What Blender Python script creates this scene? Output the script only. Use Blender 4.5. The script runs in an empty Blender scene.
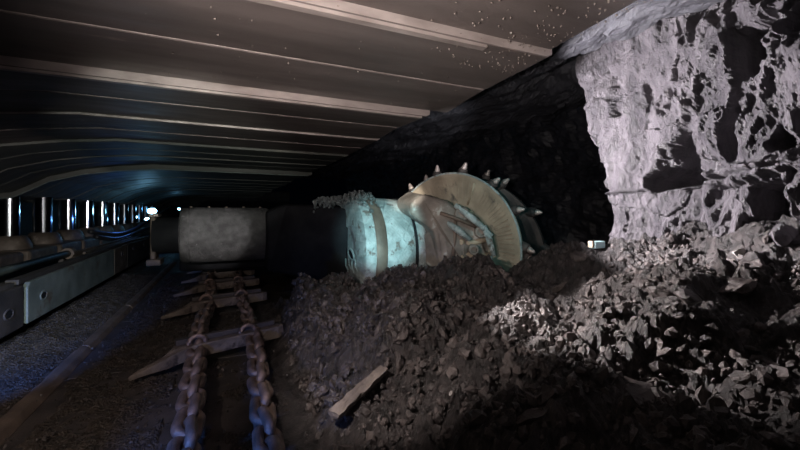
import bpy, bmesh, math, random
from mathutils import Vector, Matrix, noise, Euler
random.seed(7)
C = bpy.context.scene.collection
PI = math.pi
CZ = 1.1                     # eye height above the conveyor deck
TH = math.atan(175/390)      # heading of the view away from the line of the face
F = 390.0

# ------------------------------------------------------------------ survey helpers
def ray(px, py):
    r = (px-400)/F; u = (213-py)/F
    return Vector((r*math.cos(TH)+math.sin(TH), math.cos(TH)-r*math.sin(TH), u))
def at(px, py, s):
    return ray(px, py)*s + Vector((0, 0, CZ))
def on_face(px, py, X=3.0):   # point of the coal face plane -> (Y, Z)
    d = ray(px, py); s = X/d.x
    return (d.y*s, d.z*s+CZ)

# ------------------------------------------------------------------ materials
def mat(name, c1, c2=None, rough=.6, metal=0, scale=4, bump=.3, bscale=30, detail=8, stretch=(1,1,1), rough2=None, spec=.5,
        wear=None, wear_lo=.62, wear_scale=3, bdist=.02, vor=None):
    m = bpy.data.materials.new(name); m.use_nodes = True
    nt = m.node_tree; N = nt.nodes; L = nt.links
    b = N['Principled BSDF']
    tc = N.new('ShaderNodeTexCoord'); mp = N.new('ShaderNodeMapping'); mp.inputs['Scale'].default_value = stretch
    L.new(tc.outputs['Object'], mp.inputs['Vector'])
    n = N.new('ShaderNodeTexNoise'); n.inputs['Scale'].default_value = scale; n.inputs['Detail'].default_value = detail
    L.new(mp.outputs[0], n.inputs['Vector'])
    cr = N.new('ShaderNodeValToRGB'); cr.color_ramp.elements[0].position = .35; cr.color_ramp.elements[1].position = .68
    cr.color_ramp.elements[0].color = (*c1, 1); cr.color_ramp.elements[1].color = (*(c2 or c1), 1)
    L.new(n.outputs[0], cr.inputs[0]); col = cr.outputs[0]
    if wear:
        w = N.new('ShaderNodeTexNoise'); w.inputs['Scale'].default_value = wear_scale; w.inputs['Detail'].default_value = 10
        w.inputs['Roughness'].default_value = .65
        L.new(mp.outputs[0], w.inputs['Vector'])
        wr = N.new('ShaderNodeValToRGB'); wr.color_ramp.elements[0].position = wear_lo; wr.color_ramp.elements[1].position = min(1, wear_lo+.08)
        L.new(w.outputs[0], wr.inputs[0])
        mx = N.new('ShaderNodeMixRGB'); mx.inputs[2].default_value = (*wear, 1)
        L.new(wr.outputs[0], mx.inputs[0]); L.new(col, mx.inputs[1]); col = mx.outputs[0]
    L.new(col, b.inputs['Base Color'])
    b.inputs['Metallic'].default_value = metal; b.inputs['Specular IOR Level'].default_value = spec
    if rough2 is None: b.inputs['Roughness'].default_value = rough
    else:
        rr = N.new('ShaderNodeMapRange'); rr.inputs[1].default_value = .35; rr.inputs[2].default_value = .65
        rr.inputs[3].default_value = rough; rr.inputs[4].default_value = rough2
        n3 = N.new('ShaderNodeTexNoise'); n3.inputs['Scale'].default_value = scale*3; L.new(mp.outputs[0], n3.inputs['Vector'])
        L.new(n3.outputs[0], rr.inputs[0]); L.new(rr.outputs[0], b.inputs['Roughness'])
    n2 = N.new('ShaderNodeTexNoise'); n2.inputs['Scale'].default_value = bscale; n2.inputs['Detail'].default_value = 8
    n2.inputs['Roughness'].default_value = .72
    L.new(mp.outputs[0], n2.inputs['Vector']); hgt = n2.outputs[0]
    if vor:
        v = N.new('ShaderNodeTexVoronoi'); v.inputs['Scale'].default_value = vor; L.new(mp.outputs[0], v.inputs['Vector'])
        ad = N.new('ShaderNodeMath'); ad.operation = 'ADD'
        L.new(v.outputs['Distance'], ad.inputs[0]); L.new(hgt, ad.inputs[1]); hgt = ad.outputs[0]
    bp = N.new('ShaderNodeBump'); bp.inputs['Strength'].default_value = bump; bp.inputs['Distance'].default_value = bdist
    L.new(hgt, bp.inputs['Height']); L.new(bp.outputs[0], b.inputs['Normal'])
    return m
def emit(name, col, st):
    m = bpy.data.materials.new(name); m.use_nodes = True
    b = m.node_tree.nodes['Principled BSDF']; b.inputs['Base Color'].default_value = (*col, 1)
    b.inputs['Emission Color'].default_value = (*col, 1); b.inputs['Emission Strength'].default_value = st
    return m
M = {}
M['coal'] = mat('coal', (.007,.006,.006), (.045,.038,.037), rough=.48, rough2=.3, scale=14, bump=.9, bscale=38, bdist=.03, spec=.6)
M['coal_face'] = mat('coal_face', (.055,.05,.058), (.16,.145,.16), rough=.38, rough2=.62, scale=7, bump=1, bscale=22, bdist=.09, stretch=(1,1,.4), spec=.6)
M['fresh_shade'] = mat('fresh_coal_shaded', (.006,.006,.008), (.016,.016,.02), rough=.5, scale=6, bump=.6, bscale=20, spec=.3)  # fresh-cut coal, with the shade of the unlit hollow put into its colour
M['roof_rock'] = mat('roof_rock', (.016,.016,.02), (.045,.045,.053), rough=.45, scale=3, bump=1, bscale=20, bdist=.03, stretch=(1,.5,1), spec=.5)
M['lump'] = mat('coal_lump', (.018,.015,.015), (.085,.07,.066), rough=.38, scale=9, bump=.7, bscale=40)
M['pale'] = mat('pale_stone', (.25,.23,.22), (.5,.47,.45), rough=.6, scale=20, bump=.5, bscale=50)
M['canopy'] = mat('canopy_steel', (.10,.082,.075), (.17,.14,.13), rough=.58, rough2=.45, scale=1.8, bump=.35, bscale=55, bdist=.006, stretch=(.35,1.6,1), spec=.55,
                  wear=(.26,.2,.17), wear_lo=.64, wear_scale=4, metal=.25)
M['canopy_green'] = mat('canopy_green_grey_steel', (.085,.085,.075), (.16,.16,.14), rough=.55, scale=2, bump=.35, bscale=40, bdist=.006, stretch=(.35,1.6,1), metal=.2, wear=(.2,.19,.16), wear_lo=.6)
M['edge'] = mat('worn_edge_steel', (.30,.25,.23), (.5,.43,.4), rough=.4, scale=6, bump=.4, bscale=40, metal=.4, stretch=(.5,1,1))
M['mud'] = mat('dried_mud', (.15,.12,.10), (.30,.25,.22), rough=.9, scale=30, bump=.5)
M['brown'] = mat('rusty_steel', (.10,.075,.06), (.2,.15,.12), rough=.55, scale=6, bump=.4, bscale=40, metal=.3, wear=(.3,.24,.2), wear_lo=.6)
M['dark_steel'] = mat('dark_steel', (.035,.03,.03), (.08,.065,.06), rough=.6, scale=5, bump=.4, bscale=40, metal=.2)
M['black'] = mat('black_paint_and_shade', (.006,.006,.008), (.014,.014,.016), rough=.8, scale=5, bump=.3, spec=.2)  # also carries painted shade for the unlit machine body
M['green'] = mat('green_grey_steel', (.13,.15,.14), (.23,.26,.24), rough=.55, scale=4, bump=.4, bscale=30, metal=.2, wear=(.12,.09,.07), wear_lo=.58)
M['chrome'] = mat('chrome', (.75,.75,.78), (.8,.8,.82), rough=.15, metal=1, bump=.02)
M['chain'] = mat('chain_steel', (.14,.10,.085), (.28,.2,.17), rough=.42, scale=12, bump=.4, bscale=40, metal=.5)
M['beige'] = mat('beige_steel', (.27,.22,.16), (.45,.38,.28), rough=.6, scale=5, bump=.5, bscale=30, wear=(.12,.1,.08), wear_lo=.6)
M['dirt'] = mat('coal_dust', (.022,.016,.013), (.06,.045,.036), rough=.6, rough2=.4, scale=12, bump=1, bscale=60, bdist=.02, vor=70)
M['blue_lamp'] = emit('blue_lamp_lens', (.35,.75,1), 22)
M['orange'] = mat('orange_plastic', (.7,.25,.12), (.9,.4,.2), rough=.5, bump=.1)
M['rubber'] = mat('hose_rubber', (.02,.02,.022), (.04,.04,.045), rough=.4, bump=.2)

# motor casing: grey steel with a faint embossed lozenge lattice
def lattice(name, c1, c2, sc, strength, rough=.5, metal=.4, wear=None, wlo=.64):
    m = mat(name, c1, c2, rough=rough, metal=metal, scale=9, bump=1.4, bscale=45, wear=wear or tuple(min(1,v*2.2) for v in c2), wear_lo=wlo, wear_scale=7)
    nt = m.node_tree; N = nt.nodes; L = nt.links
    b = N['Principled BSDF']; bp = [n for n in N if n.type == 'BUMP'][0]
    tc = [n for n in N if n.type == 'TEX_COORD'][0]
    acc = None
    for a in (.7, -.7):
        mp = N.new('ShaderNodeMapping'); mp.inputs['Rotation'].default_value = (0, a, 0)
        L.new(tc.outputs['Object'], mp.inputs['Vector'])
        w = N.new('ShaderNodeTexWave'); w.inputs['Scale'].default_value = sc; w.inputs['Distortion'].default_value = .6
        L.new(mp.outputs[0], w.inputs['Vector'])
        pw = N.new('ShaderNodeMath'); pw.operation = 'POWER'; pw.inputs[1].default_value = 12
        L.new(w.outputs['Fac'], pw.inputs[0])
        if acc is None: acc = pw.outputs[0]
        else:
            ad = N.new('ShaderNodeMath'); ad.operation = 'MAXIMUM'; L.new(acc, ad.inputs[0]); L.new(pw.outputs[0], ad.inputs[1]); acc = ad.outputs[0]
    b2 = N.new('ShaderNodeBump'); b2.inputs['Strength'].default_value = strength; b2.inputs['Distance'].default_value = .012
    L.new(acc, b2.inputs['Height']); L.new(bp.outputs[0], b2.inputs['Normal']); L.new(b2.outputs[0], b.inputs['Normal'])
    return m
M['motor'] = lattice('motor_casing_steel', (.10,.095,.095), (.20,.19,.19), 3.2, .22)
M['housing'] = lattice('pale_scratched_paint', (.30,.36,.36), (.55,.62,.62), 3.0, .5, rough=.42, metal=.1, wear=(.16,.13,.11), wlo=.56)
M['drum'] = mat('drum_face_steel', (.24,.2,.15), (.44,.37,.28), rough=.6, scale=4, bump=.5, bscale=30, wear=(.1,.09,.08), wear_lo=.62)

# ------------------------------------------------------------------ object helpers
def tag(o, label=None, cat=None, group=None, kind=None):
    if label: o['label'] = label
    if cat: o['category'] = cat
    if group: o['group'] = group
    if kind: o['kind'] = kind
    return o
def empty(name, loc=(0,0,0), rz=0):
    o = bpy.data.objects.new(name, None); o.location = loc; o.rotation_euler = (0,0,rz); o.empty_display_size = .1
    C.objects.link(o); return o
def link(name, bm, m, parent=None, smooth=False, loc=None):
    me = bpy.data.meshes.new(name)
    bm.normal_update(); bm.to_mesh(me); bm.free()
    for k in (m if isinstance(m, (list, tuple)) else [m]): me.materials.append(k)
    if smooth:
        for p in me.polygons: p.use_smooth = True
    o = bpy.data.objects.new(name, me); C.objects.link(o)
    if parent: o.parent = parent
    if loc is not None: o.location = loc
    return o
def bevel(bm, w=.01, seg=2):
    es = [e for e in bm.edges if len(e.link_faces) == 2 and e.calc_face_angle(0) > .5]
    if es: bmesh.ops.bevel(bm, geom=es, offset=w, segments=seg, affect='EDGES', profile=.6)
def box(bm, lo, hi, mtx=None):
    lo = Vector(lo); hi = Vector(hi)
    vs = [bm.verts.new((x,y,z)) for x in (lo.x,hi.x) for y in (lo.y,hi.y) for z in (lo.z,hi.z)]
    for f in ((0,1,3,2),(4,6,7,5),(0,4,5,1),(2,3,7,6),(0,2,6,4),(1,5,7,3)):
        bm.faces.new([vs[i] for i in f])
    if mtx: bmesh.ops.transform(bm, matrix=mtx, verts=vs)
    return vs
def boxo(name, lo, hi, m, parent=None, bv=.01, mtx=None, smooth=False):
    bm = bmesh.new(); box(bm, lo, hi, mtx)
    bmesh.ops.recalc_face_normals(bm, faces=bm.faces)
    if bv: bevel(bm, bv)
    return link(name, bm, m, parent, smooth)
def prism(bm, pts, ext, closed=True):
    """extrude polygon (list of Vectors) by vector ext"""
    a = [bm.verts.new(p) for p in pts]; b = [bm.verts.new(Vector(p)+Vector(ext)) for p in pts]
    bm.faces.new(a[::-1]); bm.faces.new(b)
    n = len(a)
    for i in range(n): bm.faces.new((a[i], a[(i+1)%n], b[(i+1)%n], b[i]))
    bmesh.ops.recalc_face_normals(bm, faces=bm.faces)
def lathe(bm, prof, origin, axis, seg=64, up=Vector((0,0,1))):
    """prof: list of (distance along axis, radius)"""
    ax = Vector(axis).normalized()
    if abs(ax.dot(up)) > .95: up = Vector((0,1,0))
    u = (up - ax*up.dot(ax)).normalized(); v = ax.cross(u)
    rings = []
    for d, r in prof:
        if r < 1e-5: rings.append([bm.verts.new(Vector(origin)+ax*d)])
        else: rings.append([bm.verts.new(Vector(origin)+ax*d+(u*math.cos(2*PI*i/seg)+v*math.sin(2*PI*i/seg))*r) for i in range(seg)])
    for a, b in zip(rings, rings[1:]):
        for i in range(seg):
            j = (i+1) % seg
            if len(a) == 1 and len(b) == 1: continue
            if len(a) == 1: bm.faces.new((a[0], b[i], b[j]))
            elif len(b) == 1: bm.faces.new((a[i], b[0], a[j]))
            else: bm.faces.new((a[i], b[i], b[j], a[j]))
    bmesh.ops.recalc_face_normals(bm, faces=bm.faces)
def tube(bm, pts, r, seg=10, closed=False, ry=None):
    pts = [Vector(p) for p in pts]; n = len(pts); rings = []
    ref = Vector((0,0,1))
    for i, p in enumerate(pts):
        t = (pts[(i+1)%n]-pts[i-1]) if closed else (pts[min(i+1,n-1)]-pts[max(i-1,0)])
        t.normalize()
        u = ref.cross(t)
        if u.length < .2: u = Vector((1,0,0)).cross(t)
        u.normalize(); v = t.cross(u)
        rr = r(i) if callable(r) else r
        rings.append([bm.verts.new(p+u*math.cos(2*PI*k/seg)*rr+v*math.sin(2*PI*k/seg)*rr) for k in range(seg)])
    for i in range(n if closed else n-1):
        a = rings[i]; b = rings[(i+1)%n]
        for k in range(seg): bm.faces.new((a[k], a[(k+1)%seg], b[(k+1)%seg], b[k]))
    if not closed: bm.faces.new(rings[0][::-1]); bm.faces.new(rings[-1])
    bmesh.ops.recalc_face_normals(bm, faces=bm.faces)
def rock(bm, c, size, seed, sub=2, rough=.35, rot=None):
    t = bmesh.new(); bmesh.ops.create_icosphere(t, subdivisions=sub, radius=1)
    off = Vector((seed*3.7, seed*1.3, seed*7.1))
    R = (rot or Euler((seed*1.7, seed*2.9, seed*.7))).to_matrix()
    # facet the ball by clamping it to a few random planes, then roughen it
    rnd = random.Random(seed*977+5)
    planes = []
    for _ in range(9):
        d = Vector((rnd.uniform(-1,1), rnd.uniform(-1,1), rnd.uniform(-1,1))).normalized(); planes.append((d, rnd.uniform(.45,.8)))
    vm = {}
    for v in t.verts:
        p = v.co.copy()
        for d, k in planes:
            e = p.dot(d)-k
            if e > 0: p -= d*e
        p *= 1+rough*.5*noise.noise(p*2.2+off)
        p = Vector((p.x*size[0], p.y*size[1], p.z*size[2]))
        vm[v.index] = bm.verts.new(Vector(c)+R@p)
    for f in t.faces: bm.faces.new([vm[v.index] for v in f.verts])
    t.free()
def fbm(p, o=5, H=.9, lac=2.1): return noise.fractal(p, H, lac, o)
def smooth01(t): t = max(0, min(1, t)); return t*t*(3-2*t)
def interp(tab, x):
    if x <= tab[0][0]: return tab[0][1]
    for (a, b), (c, d) in zip(tab, tab[1:]):
        if x <= c: return b+(d-b)*smooth01((x-a)/(c-a)) if False else b+(d-b)*(x-a)/(c-a)
    return tab[-1][1]
def grid(bm, nu, nv, fn):
    vs = [[bm.verts.new(fn(i, j)) for j in range(nv)] for i in range(nu)]
    for i in range(nu-1):
        for j in range(nv-1): bm.faces.new((vs[i][j], vs[i+1][j], vs[i+1][j+1], vs[i][j+1]))
    return vs
def inpoly(x, y, P):
    ins = False; n = len(P); j = n-1
    for i in range(n):
        xi, yi = P[i]; xj, yj = P[j]
        if (yi > y) != (yj > y) and x < (xj-xi)*(y-yi)/(yj-yi)+xi: ins = not ins
        j = i
    return ins
def dpoly(x, y, P):
    """signed distance, positive inside"""
    d = 1e9; n = len(P)
    for i in range(n):
        ax, ay = P[i]; bx, by = P[(i+1)%n]; dx, dy = bx-ax, by-ay
        t = max(0, min(1, ((x-ax)*dx+(y-ay)*dy)/(dx*dx+dy*dy+1e-12)))
        d = min(d, math.hypot(x-ax-t*dx, y-ay-t*dy))
    return d if inpoly(x, y, P) else -d

# ------------------------------------------------------------------ THE SETTING
# coal face: the standing block (near), its cut corner and the cut face set back behind the drum, shade in its colour
recess = [([(687,112),(668,144),(668,164),(650,180),(651,189),(700,178),(695,160),(694,128)], .34),
          ([(738,34),(790,2),(776,60),(753,92),(741,126),(740,158),(726,160),(721,132),(734,90)], .34),
          ([(781,108),(772,144),(776,152),(792,148),(787,125)], .2),
          ([(603,70),(622,66),(627,122),(614,118)], .10),
          ([(745,185),(790,177),(790,242),(728,242),(742,212)], .42),
          ([(662,84),(672,82),(676,100),(662,110)], .12),
          ([(636,120),(642,118),(643,150),(637,152)], .05),
          ([(604,192),(612,189),(614,194),(606,197)], .04)]
raised = [([(694,172),(800,152),(830,150),(830,166),(800,172),(748,183),(700,190)], .10)]
recess = [([on_face(*p) for p in P], d) for P, d in recess]
raised = [([on_face(*p) for p in P], d) for P, d in raised]
cornerY = [(.6,2.40),(1.05,2.36),(1.25,2.32),(1.28,2.26),(1.6,2.36),(2.0,2.5),(2.3,2.62),(2.5,2.66)]
SEAM = sorted([on_face(602,197), on_face(650,189), on_face(700,179), on_face(760,170), on_face(800,160)])
def face_depth(Y, Z):
    """how far the near coal block stands back (+) or out (-)"""
    p = Vector((0, Y*1.0, Z*.45))
    cleat = noise.ridged_multi_fractal(Vector((3.1, Y*3.2+.4*noise.noise(Vector((Y,Z*2,1))), Z*.9)), .9, 2.1, 5, 1, 2)
    d = -.07*(cleat-1.1) + .15*fbm(Vector((7, Y*1.9, Z*1.2)), 4) + .05*fbm(Vector((2, Y*11+Z*1.5, Z*3.4)), 5)
    d += .05*abs(fbm(Vector((12, Y*5.5+.8*noise.noise(Vector((Y,Z*3,2))), Z*1.6)), 4))
    rib = noise.noise(Vector((Y*24+1.5*noise.noise(Vector((Y*4,Z*5,8))), Z*4, 20))); d += .016*rib
    c = noise.cell(Vector((Y*7+.6*noise.noise(Vector((Y*3,Z*5,0))), Z*3.4+.5*noise.noise(Vector((Y*4,Z*3,5))), 0)))
    d += .022*c
    wob = .05*fbm(Vector((Y*6, Z*5, 4)), 5)
    for P, k in recess: d += k*smooth01((dpoly(Y, Z, P)+wob+.008)/.06)
    for P, k in raised: d -= k*smooth01((dpoly(Y, Z, P)+wob+.012)/.045)
    # bulge of the upper blocks, lower block stands slightly back
    seam = interp(SEAM, Y); d += .05*smooth01((seam-Z)/.02+.5) + (.03*smooth01(1-abs(Z-seam)/.02)); d += (.014*rib if Z < seam else 0)
    d -= .05*math.sin(max(0, Z-1.3)*PI/1.1)
    return d
zs = [0.3+i*.012 for i in range(int(2.4/.012))]
ys = []
y = -1.4
while y < .55: ys.append(y); y += .04
while y < 1: ys.append(y); y += .02
y = 0
nb = int(1.75/.0105)
def wall_fn():
    cols = []
    for y in ys: cols.append(('a', y))
    for i in range(nb+1): cols.append(('b', i/nb))       # from Y = 1 to the corner
    for i in range(1, 36): cols.append(('c', i/35))      # the return, X 3 -> 4.1
    for i in range(1, 160): cols.append(('d', i/159))    # set-back face
    return cols
cols = wall_fn()
bm = bmesh.new()
def wp(i, j):
    k, t = cols[i]; Z = zs[j]; cy = interp(cornerY, Z) + .02*fbm(Vector((9, 1, Z*6)), 3)
    if k in 'ab':
        Y = t if k == 'a' else 1+(cy-1)*t
        d = face_depth(Y, Z)
        rnd = max(0, 1-(cy-Y)/.07)
        return Vector((3.0+d+.05*rnd*rnd, Y, Z))
    if k == 'c':
        X = 3.05+1.05*t
        f = (1-t)**4
        return Vector((X+face_depth(cy, Z)*f, cy+.05*fbm(Vector((X*4, 3, Z*3)), 4)*min(1, t*5), Z))
    Y = cy+(14-cy)*t**1.3
    return Vector((4.1+.12*fbm(Vector((5, Y*2, Z*2)), 5)*min(1, t*12), Y, Z))
grid(bm, len(cols), len(zs), wp)
o = link('wall_right', bm, [M['coal_face'], M['fresh_shade']]); tag(o, kind='structure')
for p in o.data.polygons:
    if p.center.x > 3.35 and p.center.y > 2.3: p.material_index = 1  # return and set-back face get the coal with painted shade

# rock roof above the canopies, open between their tips and the face
def roof_z(X, Y):
    z = 2.45 + .10*fbm(Vector((X*1.8, Y*1.2, 2)), 5) + .03*fbm(Vector((X*9, Y*6, 2)), 4)
    z += .04*math.floor(2.5*noise.noise(Vector((X*1.3, Y*.5, 7)))+.5)
    # parting running along the face, rising into a dark crevice
    z += .22*smooth01((X-2.78)/.08)*smooth01((3.4-X)/.2)*(1 if Y < 2.7 else max(0, 1-(Y-2.7)))
    c = abs(X-(2.28+.10*noise.noise(Vector((Y*2, 0, 3)))+.12*(Y-1.2)))
    z += .14*smooth01((.05-c)/.03)*(1 if .2 < Y < 2.6 else 0)
    return max(z, 2.385)
bm = bmesh.new()
xs = [1.6+i*.022 for i in range(120)]; yy = [-1.4+i*.03 for i in range(170)] + [3.7+i*.12 for i in range(1, 100)]
grid(bm, len(xs), len(yy), lambda i, j: Vector((xs[i], yy[j], roof_z(xs[i], yy[j]))))
o = link('ceiling', bm, M['roof_rock']); tag(o, kind='structure')

def plain(name, a, b, c, d, m, n=40, amp=.12):
    a, b, c, d = map(Vector, (a, b, c, d)); bm = bmesh.new()
    nrm = (b-a).cross(d-a).normalized()
    def fn(i, j):
        u = i/(n-1); v = j/(n-1)
        p = (a*(1-u)+b*u)*(1-v)+(d*(1-u)+c*u)*v
        return p+nrm*amp*fbm(p*1.1, 4)
    grid(bm, n, n, fn)
    return tag(link(name, bm, m, smooth=True), kind='structure')
plain('wall_left', (-6.6,-1.5,-.2), (-6.6,34,-.2), (-6.6,34,2.8), (-6.6,-1.5,2.8), M['coal'])
plain('wall_back', (-6.8,34,-.3), (5,34,-.3), (5,34,2.9), (-6.8,34,2.9), M['roof_rock'])
plain('wall_front', (-6.8,-1.6,-.3), (5,-1.6,-.3), (5,-1.6,2.9), (-6.8,-1.6,2.9), M['roof_rock'])

# ------------------------------------------------------------------ mine floor (fines over rock)
pile_base = [(.28,.0),(.42,.06),(.62,.27),(.9,.34),(1.3,.36),(1.8,.46),(2.2,.58),(2.6,.72),(3.0,.89),(3.4,1.0)]
crest = [(.5,3.6),(1.1,3.95),(1.5,3.62),(1.8,3.5),(2.1,3.2),(2.4,2.95),(2.7,2.6),(3.0,2.3),(3.4,2.0)]
def pile_h(X, Y, fine=True):
    shift = .42*smooth01((3.1-Y)/1.5)
    xx = X - shift*max(0, 1-(X-.3)/1.6)
    h = interp(pile_base, xx)
    cy = interp(crest, X)
    back = smooth01((Y-cy)/.55)
    h = h*(1-back) + (.02 if X < 1.9 else -.05)*back
    h += .05*math.exp(-((Y-cy)/.3)**2)*(1 if X > .6 else max(0,(X-.35)*4))
    # hump by the conveyor, next to the machine
    h += .17*math.exp(-((X-.62)/.16)**2-((Y-3.45)/.28)**2)
    h += .07*math.exp(-((X-1.15)/.3)**2-((Y-2.5)/.35)**2)
    # hollow between the heap and the coal block
    h -= .16*math.exp(-((X-2.25)/.5)**2-((Y-2.15)/.42)**2)
    h += .05*math.exp(-((X-2.0)/.4)**2-((Y-1.25)/.3)**2)
    k = smooth01((X-.3)/.3)
    n = .14*fbm(Vector((X*2.7, Y*2.7, 1)), 4)*k - .05*math.exp(-((X-2.95)/.3)**2-((Y-2.2)/.3)**2)
    if fine:
        q = Vector((X*13, Y*13, 2+h*8)); q += Vector((.5*noise.noise(q), .5*noise.noise(q+Vector((9,0,0))), 0))
        d1 = noise.voronoi(q)[0]
        q2 = Vector((X*26, Y*26, 5)); d2 = noise.voronoi(q2)[0]
        rgh = .5+.9*smooth01(.5+1.6*noise.noise(Vector((X*1.9, Y*1.9, 11))))
        cl = smooth01((2.0-X)/.9)
        n += ((.055-.02*cl)*(.55-d1[0])*rgh + .034*(.5-d2[0])*rgh + .055*fbm(Vector((X*6, Y*6, 9)), 3)*rgh + .014*fbm(Vector((X*40, Y*40, 0)), 3))*k
    return h + n
bm = bmesh.new()
xs2 = []; x = .22
while x < 3.45: xs2.append(x); x += .0115
ys2 = []; y = -.6
while y < 4.9: ys2.append(y); y += .0115 if y < 2.4 else .016
def pfn(i, j):
    X, Y = xs2[i], ys2[j]
    return Vector((X, Y, pile_h(X, Y)))
grid(bm, len(xs2), len(ys2), pfn)
heap = link('coal_heap', bm, M['coal'])
tag(heap, 'broad heap of broken black coal sloping from the coal face to the conveyor', 'coal heap', kind='stuff')

bm = bmesh.new()
gx = [-6.8+i*.2 for i in range(27)] + [-1.62+.2*0+i*.025 for i in range(1, 78)] + [.35+i*.25 for i in range(1, 18)]
gy = [-1.6+i*.04 for i in range(240)] + [8+i*.4 for i in range(1, 66)]
def gfn(i, j):
    X, Y = gx[i], gy[j]
    z = -.05 + .05*fbm(Vector((X*3, Y*3, 0)), 5)
    if X > 1.9: z = -.35
    return Vector((X, Y, z))
grid(bm, len(gx), len(gy), gfn)
tag(link('floor', bm, M['dirt'], smooth=False), kind='structure')

# ------------------------------------------------------------------ roof supports (shields)
PITCH = 1.71
prof_lo = [(2.10,2.225),(2.05,2.2),(1.7,2.2),(-1.5,2.22),(-2.2,2.15),(-2.8,2.05),(-3.4,1.87),(-3.75,1.66),(-4.0,1.52),(-4.5,1.47),(-5.6,1.42)]
rr = random.Random(3)
def canopy_piece(name, y0, y1, z0, z1, tipx, m, parent, thick=.10, edge=True):
    """steel roof plate: underside follows the profile, z0/z1 are offsets at its near and far side"""
    bm = bmesh.new(); t0, t1 = tipx; P = [((t0,t1) if k == 0 else ((t0-.05,t1-.05) if k == 1 else ((t0-.4,t1-.4) if k == 2 else (x,x))), z) for k, (x, z) in enumerate(prof_lo)]
    n = len(P); a = []; b = []; at_ = []; bt = []
    for k, ((x, x1), z) in enumerate(P):
        t = thick if k > 1 else thick*.8
        a.append(bm.verts.new((x, y0, z+z0))); b.append(bm.verts.new((x1, y1, z+z1)))
        top = max(z+t, 0)
        at_.append(bm.verts.new((x, y0, z+t+z0))); bt.append(bm.verts.new((x1, y1, z+t+z1)))
    for k in range(n-1):
        bm.faces.new((a[k], a[k+1], b[k+1], b[k]))
        bm.faces.new((at_[k], bt[k], bt[k+1], at_[k+1]))
        f = bm.faces.new((a[k], at_[k], at_[k+1], a[k+1])); f.material_index = 1
        bm.faces.new((b[k], b[k+1], bt[k+1], bt[k]))
    bm.faces.new((a[0], b[0], bt[0], at_[0])); bm.faces.new((a[-1], at_[-1], bt[-1], b[-1]))
    bmesh.ops.recalc_face_normals(bm, faces=bm.faces)
    bevel(bm, .006, 1)
    return link(name, bm, [m, M['edge'] if edge else m], parent)
place_words = {}
def make_shield(k):
    y0 = .32 + PITCH*k; y1 = y0+PITCH-.02; mid = (y0+y1)/2
    dz = rr.uniform(-.012, .012); step = -.022; ta = 2.13+rr.uniform(-.05,.05); tb = ta+rr.uniform(0,.08)
    T = {0:(.01,-.03,1.93,2.07), 1:(.005,-.035,2.07,2.28), 2:(0,-.055,2.04,2.13), 3:(0,-.02,2.12,2.2), 6:(-.03,-.06,2.15,2.2)}
    if k in T: dz, step, ta, tb = T[k]
    tm = (ta+tb)/2; tip = ta
    root = empty('roof_support', (0,0,0))
    order = ['over the camera','second from the camera','third from the camera','fourth from the camera','fifth from the camera','sixth from the camera',
             'seventh from the camera','eighth from the camera']
    if k < 0: lab = 'brown steel roof support canopy behind the photographer'
    elif k == 0: lab = 'brown steel roof support canopy along the top edge, pebbles stuck near its tip'
    elif k == 1: lab = 'brown steel roof support canopy with mud specks, between two thick pale seams'
    elif k < 5: lab = 'brown steel roof support canopy, %s along the ceiling' % order[k]
    elif k == 6: lab = 'roof support whose pale green-grey edge crosses above the grey motor casing'
    elif k < 8: lab = 'roof support with brown canopy and chrome leg, %s along the ceiling' % order[k]
    else: lab = 'distant roof support with chrome legs in the blue-lit tunnel'
    tag(root, lab, 'roof support', 'distant roof supports down the tunnel' if k >= 8 else 'roof supports in a row')
    canopy_piece('canopy', y0, mid-.006, dz+step, dz, (ta, tm), M['canopy'] if k < 4 else M['canopy_green'], root, edge=k < 4)
    canopy_piece('side_plate', mid+.006, y1, dz-.006, dz+.004, (tm-.02, tb), M['canopy'] if k < 4 else M['canopy_green'], root, edge=k < 4)
    # stiffening bar of square steel welded along the near edge
    if k in (1, 2, 6):
        bm = bmesh.new(); t = .02
        L = [(tip-.55 if k == 1 else tip-.1, 2.2)] + [q for q in prof_lo if q[0] < 1.6]
        for (xa, za), (xb, zb) in zip(L, L[1:]):
            prism(bm, [Vector((xa, y0+.005, za+dz+step)), Vector((xb, y0+.005, zb+dz+step)), Vector((xb, y0+.005, zb+dz+step-t)), Vector((xa, y0+.005, za+dz+step-t))], (0, .05, 0))
        link('edge_bar', bm, M['edge'] if k != 6 else M['green'], root)
    if k >= 4:
        yl = y0+.30
        for j, X in enumerate((-4.15,)):
            bm = bmesh.new(); lathe(bm, [(0,.0),(0,.165),(.98,.165),(.98,0)], (X, yl+.35*j, .56), (0,0,1), 40)
            link('leg', bm, M['chrome'], root, smooth=False)
            me = root.children[-1].data
            for p in me.polygons:
                if abs(p.normal.z) < .5: p.use_smooth = True
        bm = bmesh.new(); box(bm, (-5.6, y0-.25, .0), (-3.62, y1-.5, .34)); bmesh.ops.recalc_face_normals(bm, faces=bm.faces); bevel(bm, .07, 3)
        link('base', bm, M['brown'], root)
        for j, X in enumerate((-4.15,)):
            bm = bmesh.new(); lathe(bm, [(0,.36),(.1,.36),(.22,.31),(.3,.26),(.3,.19)], (X, yl+.35*j, .32), (0,0,1), 32)
            link('leg_socket', bm, M['brown'], root, smooth=True)
        bm = bmesh.new(); tube(bm, [(-4.6, yl+.75+.03*math.sin(i*.9), .56+.10*i) for i in range(10)], .03, 8)
        link('hose', bm, M['rubber'], root, smooth=True)
    return root
for k in range(-1, 18): make_shield(k)

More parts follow.
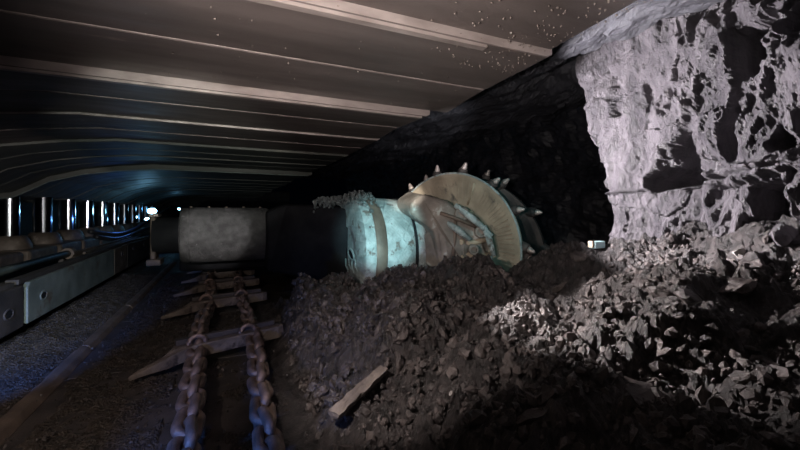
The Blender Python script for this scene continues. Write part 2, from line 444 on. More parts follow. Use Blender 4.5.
# rivet pebbles stuck on the near canopies
bm = bmesh.new()
rp = random.Random(11)
for i in range(330):
    Y = rp.uniform(.9, 3.6); X = 2.0-abs(rp.gauss(0, .35)) if i < 250 else rp.uniform(-.5, 1.9)
    if i < 250: Y = rp.uniform(1.0, 2.4)
    k = (Y-.32)%PITCH; s = rp.uniform(.003, .009)
    zz = 2.2 + (0) -.01-.03*(1-min(1,k/.85))
    rock(bm, (X, Y, zz), (s, s, s*.7), i+1, 1)
o = link('grit', bm, M['mud']); tag(o, 'scattered grit and mud specks stuck under the nearest canopies', 'grit', kind='stuff')

# ------------------------------------------------------------------ conveyor: deck, lip rail, spill plates
conv = empty('chain_conveyor', (-.3, 0, 0)); tag(conv, 'flat steel conveyor trough covered in coal fines, running away under the chains', 'conveyor')
def cdeck(name, lo, hi, m, bv=.008): 
    o = boxo(name, (lo[0]+.3, lo[1], lo[2]), (hi[0]+.3, hi[1], hi[2]), m, conv, bv); return o
for i in range(9):
    y0 = -1.2+i*1.5
    cdeck('deck_pan', (-.98, y0, -.06), (.5, y0+1.49, -.012), M['dark_steel'])
for i in range(7):
    y0 = -.6+i*1.5
    bm = bmesh.new()
    prism(bm, [Vector((-.80,y0,-.01)), Vector((-.77,y0,.03)), Vector((-.74,y0,.042)), Vector((-.70,y0,.03)), Vector((-.67,y0,-.01))], (0,1.485,0)); bevel(bm,.01)
    link('lip_rail', bm, M['brown'], conv)
# fines lying on the pan
bm = bmesh.new()
fx = [-1.62+i*.018 for i in range(113)]; fy = [.9+i*.02 for i in range(360)]
def ffn(i, j):
    X, Y = fx[i], fy[j]
    z = .0 + .035*fbm(Vector((X*4, Y*4, 3)), 4) + .018*fbm(Vector((X*22, Y*22, 3)), 4)
    d2 = noise.voronoi(Vector((X*24, Y*24, 5)))[0]; z += .02*(.5-d2[0])
    if X < -1.0: z += .03
    z -= .05*math.exp(-((X+.97)/.07)**2)
    if -.3 < X < .4: z -= .02
    return Vector((X, Y, z))
grid(bm, len(fx), len(fy), ffn)
tag(link('coal_fines', bm, M['dirt']), 'fine damp coal dust and grit covering the conveyor trough', 'coal dust', kind='stuff')

# spill plates along the goaf side
def plate_section(y0, y1, zt0, zt1, m, label, holes, name='spill_plate', zb=.08, X=-1.7):
    root = empty(name, (X, y0, 0)); tag(root, label, 'spill plate', 'spill plates beside the conveyor')
    L = y1-y0; bm = bmesh.new()
    prism(bm, [Vector((0,0,zb)), Vector((.0,L,zb)), Vector((0,L,zt1)), Vector((0,.05,zt0)), Vector((0,0,zt0-.05))], (.045,0,0)); bevel(bm,.012)
    link('plate', bm, m, root)
    bm = bmesh.new(); prism(bm, [Vector((-.02,0,zt0-.02)), Vector((-.02,L,zt1-.02)), Vector((-.02,L,zt1+.03)), Vector((-.02,0,zt0+.03))], (-.10,0,0)); bevel(bm,.01)
    link('top_flange', bm, M['dark_steel'], root)
    for (dy, dz) in holes:
        bm = bmesh.new()
        c = Vector((.047, dy, dz)); pts = []
        for i in range(24):
            a = 2*PI*i/24; pts.append(c+Vector((0, .075*math.cos(a), .042*math.sin(a))))
        tube(bm, pts, .010, 6, closed=True); rim_ = link('slot_rim', bm, m, root, smooth=True)
        bm = bmesh.new(); prism(bm, [p*1.0+Vector((-.003,0,0)) for p in pts], (.004,0,0)); link('slot', bm, M['black'], rim_)
    return root
plate_section(2.9, 4.60, .45, .45, M['dark_steel'], 'dark spill plate with a round slot, cut off by the left edge of the photo', [(1.42,.25)])
plate_section(4.68, 7.75, .46, .50, M['green'], 'long green-grey spill plate with an oval slot at its near end', [(.33,.28)])
plate_section(7.78, 8.7, .50, .52, M['brown'], 'short brown spill plate with a small bolt hole, beyond the long green-grey one', [(.5,.38)])
plate_section(8.73, 12.4, .52, .5, M['dark_steel'], 'dark brown spill plate beside the flanged end of the motor', [(.5,.40),(1.6,.4)])
# inner wall of the cable trough
r = empty('cable_trough', (-2.1, 1.5, 0)); tag(r, 'dark steel cable trough running behind the spill plates', 'cable trough')
bm = bmesh.new(); box(bm, (-.5, 0, .02), (.36, 11.5, .07)); bmesh.ops.recalc_face_normals(bm, faces=bm.faces); bevel(bm,.008); link('trough_floor', bm, M['black'], r)
bm = bmesh.new(); box(bm, (-.56, 0, .02), (-.50, 11.5, .34)); bmesh.ops.recalc_face_normals(bm, faces=bm.faces); bevel(bm,.008); link('trough_side', bm, M['dark_steel'], r)
# pipe
r = empty('pipe', (-2.3, 2, .42)); tag(r, 'pale grey steel pipe lying above the cable trough, ending at a clamp', 'pipe')
bm = bmesh.new(); tube(bm, [(0,0,-.015),(0,1.5,0),(.0,3.1,.01),(0,5.9,.03)], .055, 16); link('tube', bm, M['green'], r, smooth=True)
bm = bmesh.new(); lathe(bm, [(0,0),(0,.09),(.16,.09),(.16,0)], (0,5.85,.03), (0,1,0), 20); bevel(bm,.01); link('clamp', bm, M['brown'], r)
for yy_ in (.6, 3.2, 5.6):
    bm = bmesh.new(); box(bm, (-.03,yy_,-.36), (.03,yy_+.07,-.03)); bmesh.ops.recalc_face_normals(bm, faces=bm.faces); link('bracket', bm, M['dark_steel'], r)
r = empty('guide_channel', (-2.2, 8.0, .4)); tag(r, 'brown steel guide channel continuing from the pipe clamp towards the tunnel', 'steel channel')
bm = bmesh.new(); prism(bm, [Vector((-.1,0,-.32)),Vector((.1,0,-.32)),Vector((.1,0,.06)),Vector((.06,0,.06)),Vector((.06,0,-.02)),Vector((-.06,0,-.02)),Vector((-.06,0,.06)),Vector((-.1,0,.06))], (0,4.5,.02)); bevel(bm,.006,1); link('channel', bm, M['brown'], r)
# black hoses and a pale stone in the trough
for i, (dx, lab) in enumerate(((0,'black hose sagging through the cable trough beside the pipe'), (.17,'thinner black hose in the cable trough, next to the spill plate'))):
    bm = bmesh.new(); tube(bm, [(-2.1+dx+.03*math.sin(j*.7+i), 2+j*.35, .11+.015*math.sin(j*.9+i*2)+(0 if i else .02)) for j in range(30)], .045-.012*i, 10)
    tag(link('hose', bm, M['rubber'], smooth=True), lab, 'hose')
bm = bmesh.new(); rock(bm, (0,0,0), (.10,.07,.035), 5, 2); o = link('stone', bm, M['pale'], loc=(-3.0,6.9,.06)); tag(o, 'small pale flat stone in the dark behind the pipe', 'stone')

# ------------------------------------------------------------------ chains
def link_mesh():
    bm = bmesh.new(); a = .088; r = .0255; w = .044; pts = []
    for i in range(10): t = -PI/2+PI*i/9; pts.append((w*math.sin(t), a*.5+w*math.cos(t)+.012, 0))
    for i in range(10): t = PI/2+PI*i/9; pts.append((w*math.sin(t), -a*.5+w*math.cos(t)-.012, 0))
    tube(bm, pts, r, 8, closed=True)
    me = bpy.data.meshes.new('link'); bm.to_mesh(me); bm.free(); me.materials.append(M['chain'])
    for p in me.polygons: p.use_smooth = True
    return me
lm = link_mesh()
def chain(X0, label, seed):
    root = empty('conveyor_chain', (X0, 1.5, .11)); tag(root, label, 'chain', 'conveyor chains')
    n = 50; pitch = .136
    rnd = random.Random(seed)
    for i in range(n):
        o = bpy.data.objects.new('link', lm); C.objects.link(o); o.parent = root
        Y = i*pitch
        o.location = (.022*math.sin(Y*1.9+seed)+rnd.uniform(-.004,.004), Y, .012*math.sin(Y*3+seed)+.01)
        o.rotation_euler = (rnd.uniform(-.05,.05), (PI/2 if i % 2 else 0)+rnd.uniform(-.22,.22)+.35, rnd.uniform(-.09,.09))
chain(-.17, 'heavy rusty round-link chain, the left one of the pair on the conveyor', 1)
chain(.19, 'heavy rusty round-link chain, the right one of the pair beside the coal heap', 4)

# flight bars (one shape, copied)
M['bar'] = mat('flight_bar_steel', (.09,.07,.06), (.22,.18,.155), rough=.5, scale=7, bump=.7, bscale=30, metal=.3, wear=(.04,.03,.028), wear_lo=.54, wear_scale=6)
def flight():
    root = empty('flight_bar')
    up = [(-.60,-.165),(-.55,-.10),(-.48,-.07),(-.41,-.065),(-.35,-.02),(-.31,.045),(-.25,.075),(.42,.075),(.48,.01)]
    dn = [(.47,-.03),(.42,-.055),(-.20,-.06),(-.29,-.10),(-.38,-.13),(-.47,-.125),(-.55,-.14)]
    bm = bmesh.new()
    prism(bm, [Vector((x,y,.02)) for x, y in up+dn], (0,0,.095))
    for v in bm.verts:
        if v.co.x < -.3: v.co.z = .0+(v.co.z)*(1-.62*min(1, (-.3-v.co.x)/.22))
    bevel(bm,.010,2)
    link('bar', bm, M['bar'], root)
    bm = bmesh.new()
    box(bm, (-.30,.02,.11), (.42,.07,.15)); bmesh.ops.recalc_face_normals(bm, faces=bm.faces); bevel(bm,.008)
    link('top_ridge', bm, M['dark_steel'], root)
    for sx in (-.17, .19):
        bm = bmesh.new(); pts = [Vector((sx+.055*math.cos(t), -.01, .115+.05*math.sin(t))) for t in [PI*i/10 for i in range(11)]]
        tube(bm, pts, .017, 8); link('clamp_bow', bm, M['chain'], root, smooth=True)
        for q in (-.055, .055):
            bm = bmesh.new(); lathe(bm, [(0,0),(0,.018),(.022,.018),(.022,0)], (sx+q, -.01, .112), (0,0,1), 6); link('nut', bm, M['chain'], root)
    return root
def copy_tree(o, parent=None):
    c = o.copy(); C.objects.link(c); c.parent = parent
    for ch in list(o.children): copy_tree(ch, c)
    return c
f0 = flight()
labs = ['large brown steel flight bar with a curved left wing, nearest across the chains', 'second flight bar up the chains, brown with a pale left tip',
        'third flight bar up the chains, small, just below the motor casing', 'fourth flight bar, thin strip right under the motor casing', 'farthest flight bar, in the dark under the motor casing']
for i, (Y, rz, z) in enumerate([(3.24,.27,.05),(4.75,.16,.05),(5.9,.10,.04),(6.9,.06,.04),(7.9,.05,.04)]):
    o = f0 if i == 0 else copy_tree(f0)
    o.location = (-.02, Y, z); o.rotation_euler = (0, -.03, rz); tag(o, labs[i], 'flight bar', 'flight bars across the chains')

# ------------------------------------------------------------------ the shearer
sh = empty('coal_shearer', (0,0,0)); tag(sh, 'coal cutting machine with grey motor cylinder, pale gear housing and round pick drum', 'mining machine')
bm = bmesh.new()
lathe(bm, [(0,0),(0,.34),(.02,.365),(.10,.372),(.104,.362),(.12,.362),(.124,.375),(1.05,.375),(1.10,.37),(1.12,.35),(1.12,0)], (-.54,6.0,.80), (1,0,0), 72)
o = link('motor_casing', bm, M['motor'], sh, smooth=True)
em = o.modifiers.new('e','EDGE_SPLIT'); em.split_angle = .6
for i in range(5):
    bm = bmesh.new(); lathe(bm, [(0,0),(0,.018),(.018,.018),(.02,0)], (-.42+.02*i+.2*i, 6.0-.02*i, 1.172), (0,0,1), 6); link('bolt', bm, M['brown'], sh)
bm = bmesh.new(); lathe(bm, [(0,0),(0,.24),(.34,.24),(.34,0)], (-.86,6.05,.80), (1,0,0), 40); link('neck', bm, M['black'], sh, smooth=False)
bm = bmesh.new(); box(bm, (-.89,5.92,.46), (-.82,6.2,1.07)); bmesh.ops.recalc_face_normals(bm, faces=bm.faces); bevel(bm,.035,3)
link('end_flange', bm, M['brown'], sh)
bm = bmesh.new(); box(bm, (-.92,5.86,.42), (-.76,6.2,.50)); bmesh.ops.recalc_face_normals(bm, faces=bm.faces); bevel(bm,.02,2)
link('flange_foot', bm, M['brown'], sh)
bm = bmesh.new(); box(bm, (-.90,5.9,1.05), (-.79,6.18,1.09)); bmesh.ops.recalc_face_normals(bm, faces=bm.faces); bevel(bm,.015,2); link('flange_cap', bm, M['edge'], sh)
# body between motor and gear housing, its shade put into the black colour
bm = bmesh.new()
prism(bm, [Vector((.5,5.4,.34)), Vector((1.55,4.7,.15)), Vector((1.55,4.7,1.10)), Vector((1.3,4.95,1.2)), Vector((.75,5.4,1.22)), Vector((.5,5.4,1.12))], (0.05,1.3,0)); bevel(bm,.05,3)
link('arm_body', bm, M['black'], sh)
bm = bmesh.new(); box(bm, (-.6,6.4,.25), (1.5,7.8,1.05)); bmesh.ops.recalc_face_normals(bm, faces=bm.faces); bevel(bm,.05,3); link('machine_body', bm, M['black'], sh)
# gear housing
HC = Vector((1.42, 4.72, .62))
bm = bmesh.new(); lathe(bm, [(0,0),(.0,.30),(-.02,.32),(-.02,.60),(.0,.655),(.03,.67),(.12,.67)], HC, (1,0,-.02), 96)
o = link('housing_cap', bm, M['housing'], sh, smooth=True); em = o.modifiers.new('e','EDGE_SPLIT'); em.split_angle = .5
bm = bmesh.new(); lathe(bm, [(.11,.69),(.13,.70),(.22,.70),(.25,.675)], HC, (1,0,-.02), 96); link('housing_band', bm, M['brown'], sh, smooth=True)
bm = bmesh.new(); lathe(bm, [(.24,.65),(.25,.68),(.60,.67),(.61,.65)], HC, (1,0,-.02), 96); o = link('housing_sleeve', bm, M['housing'], sh, smooth=True)
bm = bmesh.new(); lathe(bm, [(.605,.67),(.61,.685),(.63,.685),(.64,.66)], HC, (1,0,-.02), 96); link('seal_ring', bm, M['black'], sh, smooth=True)
bm = bmesh.new(); lathe(bm, [(.64,.64),(.645,.665),(.72,.67),(.79,.63),(.81,.40),(.81,0)], HC, (1,0,-.02), 96); o = link('housing_flange', bm, M['housing'], sh, smooth=True)
# oval access hole with lip on the cap
hp = HC+Vector((-.022, -.16, -.02)); pts = [hp+Vector((0, .11*math.cos(2*PI*i/28), .055*math.sin(2*PI*i/28)+.03*math.cos(2*PI*i/28))) for i in range(28)]
bm = bmesh.new(); tube(bm, pts, .014, 8, closed=True); link('port_rim', bm, M['housing'], sh, smooth=True)
bm = bmesh.new(); prism(bm, [p+Vector((-.002,0,0)) for p in pts], (-.004,0,0)); link('port', bm, M['black'], sh)
bm = bmesh.new()
for k in range(5):
    p0 = HC+Vector((-.024, -.42+.13*k, -.20-.03*(k%2))); tube(bm, [p0, p0+Vector((-.01,.06,.05)), p0+Vector((0,.10,.13))], .010, 6)
link('weld_ribs', bm, M['housing'], sh, smooth=True)
# ranging arm elbow over the flange
def blob_path(pts, radii, seg=20, flat=1.0):
    bm = bmesh.new()
    P = [Vector(p) for p in pts]
    # resample
    Q = []; R_ = []
    for i in range(len(P)-1):
        for k in range(8):
            t = k/8
            a = P[max(i-1,0)]; b = P[i]; c = P[i+1]; d = P[min(i+2,len(P)-1)]
            Q.append(.5*((2*b)+(c-a)*t+(2*a-5*b+4*c-d)*t*t+(3*b-a-3*c+d)*t**3)); R_.append(radii[i]+(radii[i+1]-radii[i])*smooth01(t))
    Q.append(P[-1]); R_.append(radii[-1])
    tube(bm, Q, lambda i: R_[i], seg)
    return bm
bm = bmesh.new()
prism(bm, [Vector((2.30,4.42,.50)), Vector((2.22,4.42,.95)), Vector((1.93,4.42,1.14)), Vector((1.93,4.42,1.27)), Vector((2.08,4.42,1.37)), Vector((2.40,4.42,1.30)), Vector((2.72,4.32,1.06)), Vector((2.80,4.22,.70)), Vector((2.72,4.22,.30)), Vector((2.34,4.42,.25))], (-.06,-.55,-.06)); bevel(bm,.06,4)
M['arm'] = mat('arm_brown_steel', (.13,.115,.10), (.27,.24,.21), rough=.5, scale=5, bump=.6, bscale=30, metal=.1, wear=(.42,.45,.42), wear_lo=.58, wear_scale=5)
link('ranging_arm', bm, M['arm'], sh, smooth=False)
bm = bmesh.new(); lathe(bm, [(0,0),(0,.10),(.02,.125),(.36,.125),(.38,.11),(.38,0)], (2.12,4.12,1.21), (1,-.12,-.3), 32); link('arm_boss', bm, M['arm'], sh, smooth=True)
bm = bmesh.new(); lathe(bm, [(0,.0),(0,.05),(.02,.06),(.08,.06),(.08,0)], (2.06,3.98,1.05), (.3,-1,0), 24); link('lifting_eye', bm, M['brown'], sh, smooth=True)
bm = bmesh.new()
for (a, b) in (((2.2,3.80,1.10),(2.62,3.70,.94)), ((2.36,3.80,.55),(2.40,3.80,1.05))):
    tube(bm, [a, ((a[0]+b[0])/2, (a[1]+b[1])/2-.01, (a[2]+b[2])/2+.005), b], .022, 8)
link('arm_ribs', bm, M['brown'], sh, smooth=True)
for (px_, py_, s_, r_) in ((462,214,4.42,.085),(481,232,4.40,.07),(474,250,4.36,.06)):
    p_ = at(px_, py_, s_); bm = bmesh.new(); lathe(bm, [(.25,0),(.25,r_),(.0,r_),(-.012,r_*.85),(-.012,r_*.55),(.03,r_*.5),(.03,0)], p_, (.45,.89,.0), 28)
    link('hinge_lug', bm, M['arm'], sh, smooth=False)
for (a_, b_) in (((455,205,4.45),(492,236,4.38)), ((484,226,4.40),(494,256,4.34)), ((470,262,4.34),(492,258,4.32)), ((446,222,4.45),(470,240,4.38))):
    A_, B_ = at(*a_), at(*b_); bm = bmesh.new(); tube(bm, [A_, (A_+B_)/2+Vector((-.01,-.02,.01)), B_], lambda i: (.028,.04,.022)[i], 8)
    link('arm_gusset', bm, M['housing'], sh, smooth=True)
# drum
DC = Vector((2.54,4.16,.66)); DA = Vector((math.cos(math.radians(25)), math.sin(math.radians(25)), 0)); DB = Vector((math.sin(math.radians(25)), -math.cos(math.radians(25)), 0)); UZ = Vector((0,0,1))
RD = .93
drum = empty('cutting_drum'); drum.parent = sh
def dp(a, r, d): return DC+DA*d+(DB*math.sin(a)+UZ*math.cos(a))*r     # a = 0 at the top, + towards the face
bm = bmesh.new(); lathe(bm, [(.16,.30),(.13,.45),(.09,.60),(.0,RD-.05),(-.015,RD-.02),(-.015,RD),(.03,RD+.005),(.06,RD-.02),(.09,.62),(.9,.60),(.9,0)], DC, DA, 120)
o = link('barrel', bm, M['drum'], drum, smooth=True); em = o.modifiers.new('e','EDGE_SPLIT'); em.split_angle = .5
bm = bmesh.new()
for i in range(96):
    a = 2*PI*i/96 + .01*math.sin(i*5)
    tube(bm, [dp(a,.63,.078), dp(a+.01,.75,.040), dp(a+.015,.85,-.002)], .0035+.002*math.sin(i*2.3)**2, 5)
link('face_grooves', bm, M['drum'], drum)
# seam strip on the face
bm = bmesh.new(); tube(bm, [dp(.36,.58,.09), dp(.40,.72,.045), dp(.42,.86,-.008)], .014, 6); link('weld_seam', bm, M['beige'], drum, smooth=True)
bm = bmesh.new(); tube(bm, [dp(2*PI*i/120, RD+.002, -.012) for i in range(120)], .012, 8, closed=True); link('rim', bm, M['housing'], drum, smooth=True)
# hub / gear end seen in front of the face
bm = bmesh.new(); lathe(bm, [(-.42,0),(-.42,.16),(-.40,.20),(-.30,.26),(-.26,.34),(-.10,.40),(.02,.44),(.15,.46)], DC+Vector((0.03,0,.02)), DA, 64)
o = link('hub', bm, M['arm'], drum, smooth=True); em = o.modifiers.new('e','EDGE_SPLIT'); em.split_angle = .5
for k in range(12):
    a = 2*PI*k/12+.2; p = DC+DA*(-.245)+(DB*math.sin(a)+UZ*math.cos(a))*.345
    bm = bmesh.new(); lathe(bm, [(0,0),(0,.032),(-.035,.032),(-.035,0)], p+DA*.02, DA, 6); link('hub_bolt', bm, M['beige'], drum)
bm = bmesh.new()
for k in range(7):
    a = .2+k*.36; tube(bm, [dp(a,.30,-.22), dp(a+.05,.42,-.10), dp(a+.02,.54,.03)], .035, 8)
link('hub_gussets', bm, M['beige'], drum, smooth=True)
bm = bmesh.new(); p = DC+DB*.20+UZ*.34-DA*.22
lathe(bm, [(0,0),(0,.05),(.02,.075),(.14,.075),(.17,.06),(.17,0)], p, -DB*.6-DA+UZ*.5, 24); link('spray_block', bm, M['brown'], drum, smooth=True)
# spiral vanes behind the face ring
for v in range(3):
    bm = bmesh.new(); n = 70; A = []; B = []; A2 = []; B2 = []
    for i in range(n):
        t = i/(n-1); a = v*2*PI/3 - .5 + t*2.6; d = .10+.78*t
        A.append(bm.verts.new(dp(a,.58,d))); B.append(bm.verts.new(dp(a,RD-.03,d))); A2.append(bm.verts.new(dp(a,.58,d+.05))); B2.append(bm.verts.new(dp(a,RD-.03,d+.05)))
    for i in range(n-1):
        bm.faces.new((A[i],A[i+1],B[i+1],B[i])); bm.faces.new((A2[i],B2[i],B2[i+1],A2[i+1])); bm.faces.new((B[i],B[i+1],B2[i+1],B2[i]))
    bmesh.ops.recalc_face_normals(bm, faces=bm.faces)
    link('spiral_vane', bm, M['dark_steel'], drum)
def pick(a, r, d, lean=.5, s=1.0):
    base = dp(a, r, d); radial = (DB*math.sin(a)+UZ*math.cos(a)); tang = (DB*math.cos(a)-UZ*math.sin(a))
    ax = (radial+tang*lean-DA*.25).normalized()
    bm = bmesh.new(); lathe(bm, [(-.05*s,0),(-.05*s,.05*s),(.03*s,.052*s),(.055*s,.042*s),(.055*s,.03*s)], base, ax, 10); bevel(bm,.004,1)
    link('pick_holder', bm, M['dark_steel'], drum)
    bm = bmesh.new(); lathe(bm, [(.04*s,0),(.04*s,.026*s),(.07*s,.032*s),(.08*s,.026*s),(.11*s,.018*s),(.125*s,.008*s),(.127*s,0)], base, ax, 12)
    link('pick', bm, M['edge'], drum, smooth=True)
for a in (-.72,-.24,.16,.62,1.05,1.5,2.0): pick(a, RD+.01, .05, .45, 1.15)
for v in range(3):
    for k in range(6):
        t = k/5; a = v*2*PI/3-.5+t*2.6; pick(a, RD-.01, .12+.78*t, .6, 1.15)

# clump of wet coal lodged on the housing
bm = bmesh.new(); rk = random.Random(5)
for i in range(420):
    a = rk.gauss(.0,.30); x = rk.uniform(-.42,.26); r0 = .66+.05*rk.random()+.08*math.exp(-((x-.1)/.15)**2)*math.exp(-(a/.25)**2)*rk.random()
    if x < -.05: a = rk.gauss(-.05,.22); r0 = .60+.10*rk.random()*(1+x)
    s_ = rk.uniform(.010,.034)
    rock(bm, (x, -math.sin(a+.1)*r0, math.cos(a)*r0-.63+.0), (s_*1.3,s_,s_*.8), i*.71+3, 1, .4)
M['wet'] = mat('wet_coal', (.06,.07,.07), (.2,.22,.22), rough=.4, scale=14, bump=1, bscale=60)
o = link('coal_clump', bm, M['wet'], loc=(1.42,4.72,1.25)); tag(o, 'rough pale-lit clump of wet coal lodged on top of the gear housing', 'coal clump', kind='stuff')

# ------------------------------------------------------------------ loose coal
def ground_hit(px, py, lo=.8, hi=6):
    d = ray(px, py); s = lo
    while s < hi:
        p = d*s
        if p.x > .25 and p.z+CZ < pile_h(p.x, p.y): break
        s += .01
    return Vector((p.x, p.y, pile_h(p.x, p.y, False)))
# fine chips: nobody could count them
bm = bmesh.new(); rc = random.Random(21)
for i in range(9500):
    X = rc.uniform(.42, 3.1); Y = rc.uniform(.5, 4.0)
    dist = math.hypot(X, Y); left = X < 1.9
    if dist < 1.0 or X*math.cos(TH)-Y*math.sin(TH) > 1.15*(X*math.sin(TH)+Y*math.cos(TH)): continue
    if not left and noise.noise(Vector((X*1.9, Y*1.9, 11))) < -.05: continue
    s = rc.uniform(.007, .017) if rc.random() < .72 else rc.uniform(.017, .042)
    if not left: s *= .8
    rock(bm, (X, Y, pile_h(X, Y, False)+s*rc.uniform(-.2,.55)+.004), (s*rc.uniform(.9,1.5), s, s*rc.uniform(.5,.9)), i*.37+1, 1, .3)
o = link('coal_chips', bm, M['lump']); tag(o, 'small broken coal chips strewn all over the coal heap', 'coal chips', kind='stuff')
bm = bmesh.new()
for i in range(900):
    X = rc.uniform(-1.55, .4); Y = rc.uniform(1.8, 6.5); s = rc.uniform(.004,.013)
    rock(bm, (X, Y, .02+s*.4), (s*1.3, s, s*.7), i*.53+2, 1, .3)
o = link('grit', bm, M['lump']); tag(o, 'tiny coal grit strewn over the conveyor trough', 'grit', kind='stuff')
# lumps one could pick up
for i in range(70):
    for _ in range(40):
        X = rc.uniform(.6, 3.0); Y = rc.uniform(.7, 3.6)
        if math.hypot(X, Y) > 1.5 and X*math.cos(TH)-Y*math.sin(TH) < (X*math.sin(TH)+Y*math.cos(TH))*1.0: break
    s = rc.uniform(.025, .06)
    bm = bmesh.new(); rock(bm, (0,0,0), (s*rc.uniform(1,1.6), s, s*rc.uniform(.5,.8)), i+40, 3, .5)
    o = link('coal_lump', bm, M['lump'], loc=(X, Y, pile_h(X, Y, False)+s*.25))
    tag(o, 'small angular black coal lump lying loose on the coal heap', 'coal', 'loose coal lumps on the heap')
def special(name, px, py, size, label, cat, m, seed, rot=None, lift=.4):
    p = ground_hit(px, py); bm = bmesh.new(); rock(bm, (0,0,0), size, seed, 3, .3, rot or Euler((0,0,0)))
    o = link(name, bm, m, loc=p+Vector((0,0,size[2]*lift))); tag(o, label, cat); return o
M['slab'] = mat('coal_slab', (.09,.075,.068), (.2,.17,.15), rough=.5, scale=14, bump=.8, bscale=40)
p = at(361, 390, 2.02); bm = bmesh.new()
t_ = bmesh.new(); box(t_, (-.20,-.026,-.02), (.20,.026,.02)); bmesh.ops.subdivide_edges(t_, edges=t_.edges, cuts=9, use_grid_fill=True)
for v in t_.verts: v.co += Vector((.02*noise.noise(v.co*22), .012*noise.noise(v.co*35), .010*noise.noise(v.co*40+Vector((3,3,3)))))
o = link('coal_slab', t_, M['slab'], loc=p); bm.free()
o.rotation_euler = (.3, -.24, math.radians(30)); tag(o, 'long narrow coal splinter lying at the foot of the heap, at the bottom edge', 'coal')
special('stone', 455, 392, (.030,.022,.016), 'small pale pinkish stone in the coal near the bottom edge', 'stone', M['pale'], 3)
special('stone', 741, 258, (.06,.045,.04), 'brightest white stone on the heap, below the recess of the coal face', 'stone', M['pale'], 7)
special('coal_lump', 781, 240, (.10,.07,.07), 'pale pointed lump leaning in the recess under the ledge at right', 'coal', M['coal_face'], 9)
special('coal_lump', 550, 404, (.07,.05,.05), 'rounded coal lump with an orange speck at the bottom edge', 'coal', M['lump'], 12)
special('coal_slab', 640, 392, (.16,.10,.05), 'large flat slab of coal half buried low in the heap', 'coal', M['lump'], 15, Euler((.2,.1,.5)))
special('coal_slab', 560, 290, (.16,.025,.03), 'long thin pale splinter slanting across the hollow of the heap', 'coal', M['slab'], 16, Euler((0,-.15,.25)))
special('coal_lump', 690, 310, (.09,.07,.05), 'blocky coal lump in the middle of the brightest patch of rubble', 'coal', M['lump'], 18)
# small light-coloured marker block at the foot of the coal block
M['marker'] = mat('pale_blue_plastic', (.45,.7,.75), (.6,.85,.9), rough=.4, bump=.2)
q_ = at(597, 243, 3.30); mk = empty('marker_block', (q_.x, q_.y, pile_h(q_.x, q_.y)+.035), .15); tag(mk, 'small pale blue-green block lying at the foot of the coal face corner', 'block')
boxo('body', (-.075,-.03,-.03), (.075,.03,.03), M['marker'], mk, .008)
boxo('cap', (-.10,-.02,-.02), (-.07,.02,.035), M['beige'], mk, .004)

# ------------------------------------------------------------------ lamps in the tunnel
def tunnel_lamp(px, py, s, size, label, power, col=(.12,.5,1)):
    p = at(px, py, s); root = empty('tunnel_lamp', p, TH*0); tag(root, label, 'lamp')
    bm = bmesh.new(); lathe(bm, [(.0,0),(0,size*1.05),(size*.9,size*.9),(size*1.1,size*.5),(size*1.1,0)], (0,0,0), (0,1,0), 24)
    bmesh.ops.scale(bm, vec=(1.5,1,1), verts=bm.verts); link('lamp_body', bm, M['dark_steel'], root)
    bm = bmesh.new(); lathe(bm, [(0,size*.95),(-size*.35,size*.7),(-size*.5,0)], (0,-.002,0), (0,1,0), 24)
    bmesh.ops.scale(bm, vec=(1.5,1,1), verts=bm.verts); link('lens', bm, M['blue_lamp'], root, smooth=True)
    bm = bmesh.new(); tube(bm, [(0,.03,size), (0,.03,size+.1)], .012, 8); link('bracket', bm, M['dark_steel'], root)
    l = bpy.data.lights.new('lamp_light', 'POINT'); l.energy = power; l.color = col; l.shadow_soft_size = .08
    lo = bpy.data.objects.new('lamp_light', l); C.objects.link(lo); lo.location = p+Vector((0,-.25,0))
tunnel_lamp(152, 211, 15, .11, 'bright blue-white lamp hanging far down the tunnel', 5)
tunnel_lamp(147, 219, 17, .06, 'smaller blue-white lamp just below the bright tunnel lamp', 3)
tunnel_lamp(136, 217, 20, .05, 'faint blue lamp farthest down, left of the bright tunnel lamp', 3)
tunnel_lamp(179, 209, 22, .05, 'faint blue lamp seen just left of the motor top', 3)
r = empty('reflector', at(154, 221, 14)); tag(r, 'small orange reflector below the tunnel lamps', 'reflector')
bm = bmesh.new(); lathe(bm, [(0,0),(0,.10),(.03,.12),(.05,.12),(.05,0)], (0,0,0), (0,1,0), 20); link('disc', bm, M['orange'], r)
bm = bmesh.new(); tube(bm, [(0,.04,-.1),(0,.04,-.5)], .015, 8); link('stem', bm, M['dark_steel'], r)
bm_names = [((-3.2,12.5,.62),(-2.2,15,.9),(-1.9,17,1.3),'thick blue-lit hose looping down beside the far roof supports'),
            ((-3.0,12.2,.5),(-2.4,13.6,.5),(-1.7,15.4,.9),'second blue-lit hose looping under the tunnel lamps')]
for a, b, c, lab in bm_names:
    bm = blob_path([a, ((a[0]+b[0])/2, (a[1]+b[1])/2, a[2]-.12), b, c], [.06,.06,.05,.05], 10)
    tag(link('hose', bm, M['rubber'], smooth=True), lab, 'hose')

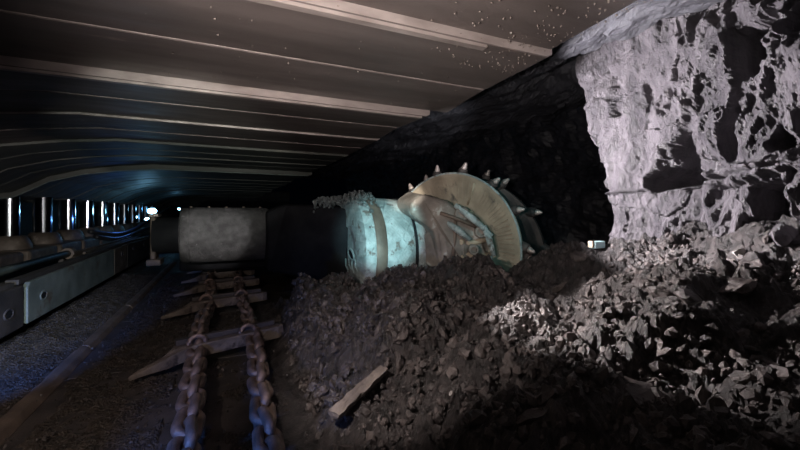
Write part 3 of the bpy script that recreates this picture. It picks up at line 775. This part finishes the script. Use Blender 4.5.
# ------------------------------------------------------------------ light
def spot(name, loc, target, power, col, ang, blend=.3, size=.05):
    l = bpy.data.lights.new(name, 'SPOT'); l.energy = power; l.color = col; l.spot_size = math.radians(ang); l.spot_blend = blend; l.shadow_soft_size = size
    o = bpy.data.objects.new(name, l); C.objects.link(o); o.location = loc
    o.rotation_euler = (Vector(target)-Vector(loc)).to_track_quat('-Z','Y').to_euler(); return o
def point(name, loc, power, col, size=.08):
    l = bpy.data.lights.new(name, 'POINT'); l.energy = power; l.color = col; l.shadow_soft_size = size
    o = bpy.data.objects.new(name, l); C.objects.link(o); o.location = loc; return o
spot('unseen_spot_face', (1.5,2.5,1.42), (3.0,1.80,1.66), 900, (1,.94,.98), 80, .35, .015)  # unseen spot without a fixture, added to rake the coal face
spot('unseen_spot_heap', (1.0,2.7,1.25), (2.3,1.3,.5), 620, (1,.91,.9), 52, .7, .012)  # unseen spot added for the bright patch on the heap
spot('unseen_spot_low', (-.15,1.3,1.25), (1.15,2.35,.35), 120, (1,.87,.81), 70, .6, .012)  # unseen spot added for the left part of the heap
point('unseen_fill', (-.35,-.25,1.2), 5, (1,.88,.84), .06)  # unseen general fill near the camera
spot('unseen_spot_roof', (-.3,.3,1.15), (.65,2.0,2.3), 470, (1,.9,.86), 92, 1, .05)  # unseen spot added to brighten the near canopies
spot('unseen_spot_tips', (.9,.5,1.3), (1.68,1.02,2.2), 55, (1,.95,.96), 40, 1, .03)  # unseen spot added for the canopy tips
spot('unseen_spot_legs', (-.6,.2,1.25), (-4.3,13,1.25), 500, (1,.95,.95), 17, .4, .03)  # unseen spot added for the highlights on the chrome legs
spot('unseen_spot_machine', (.9,1.3,1.25), (1.75,4.5,.85), 560, (.5,.95,1), 20, .6, .04)  # unseen cyan spot, lights the gear housing
spot('unseen_spot_drum', (.7,1.2,1.6), (2.05,4.4,1.32), 1300, (1,.94,.84), 9, .9, .03)  # unseen warm spot added for the arm and drum face
spot('unseen_spot_drum_teal', (2.1,2.2,1.9), (3.1,4.0,.9), 26, (.2,.9,1), 50, .8, .03)  # unseen teal spot added for the drum rim and rear picks
spot('unseen_spot_motor', (-.2,1.0,1.35), (-.12,6,.8), 400, (1,.97,.98), 12, .5, .03)  # unseen spot added to light the motor casing
spot('unseen_spot_deck', (-.9,.2,1.6), (-.8,3.2,0), 125, (1,.85,.75), 48, .8, .03)  # unseen spot added to light the conveyor deck
spot('unseen_spot_plates', (-.5,.8,1.3), (-1.9,5.0,.38), 420, (.88,1,.94), 30, .8, .03)  # unseen spot added to brighten the spill plates and pipe
spot('unseen_spot_rock', (1.85,1.7,1.3), (2.85,5.6,2.5), 330, (.95,.95,1), 24, .8, .02)  # unseen spot added to bring out the roof rock past the tips
spot('unseen_spot_far_roof', (-.3,.6,1.0), (-.6,9,2.2), 420, (.9,1,.93), 34, .9, .03)  # unseen spot added to carry light along the far canopies
point('unseen_blue_fill', (-2.7,14,.9), 5, (.1,.3,1), .05)  # unseen blue point added for the accents by the far legs
spot('unseen_spot_blue', (-1.2,1.9,.6), (-1.35,4.3,0), 200, (.1,.28,1), 34, .6, .04)  # unseen blue spot for the glints on the trough floor
spot('unseen_spot_blue', (-.6,1.2,.5), (.3,2.6,0), 45, (.1,.28,1), 60, .6, .04)  # unseen blue spot for the chain sides and heap foot

w = bpy.data.worlds.new('World'); bpy.context.scene.world = w; w.use_nodes = True
w.node_tree.nodes['Background'].inputs[0].default_value = (.02,.04,.1,1); w.node_tree.nodes['Background'].inputs[1].default_value = .006

# ------------------------------------------------------------------ camera
cam = bpy.data.cameras.new('Camera'); co = bpy.data.objects.new('Camera', cam); C.objects.link(co)
cam.sensor_width = 36; cam.lens = 36*F/800; cam.clip_start = .02
cam.shift_y = -(225-213)/800
co.location = (0,0,CZ); co.rotation_euler = (PI/2, 0, -TH)
sc = bpy.context.scene; sc.camera = co
sc.view_settings.view_transform = 'Standard'; sc.view_settings.look = 'None'; sc.view_settings.exposure = 0; sc.view_settings.gamma = 1
sc.view_settings.use_curve_mapping = False
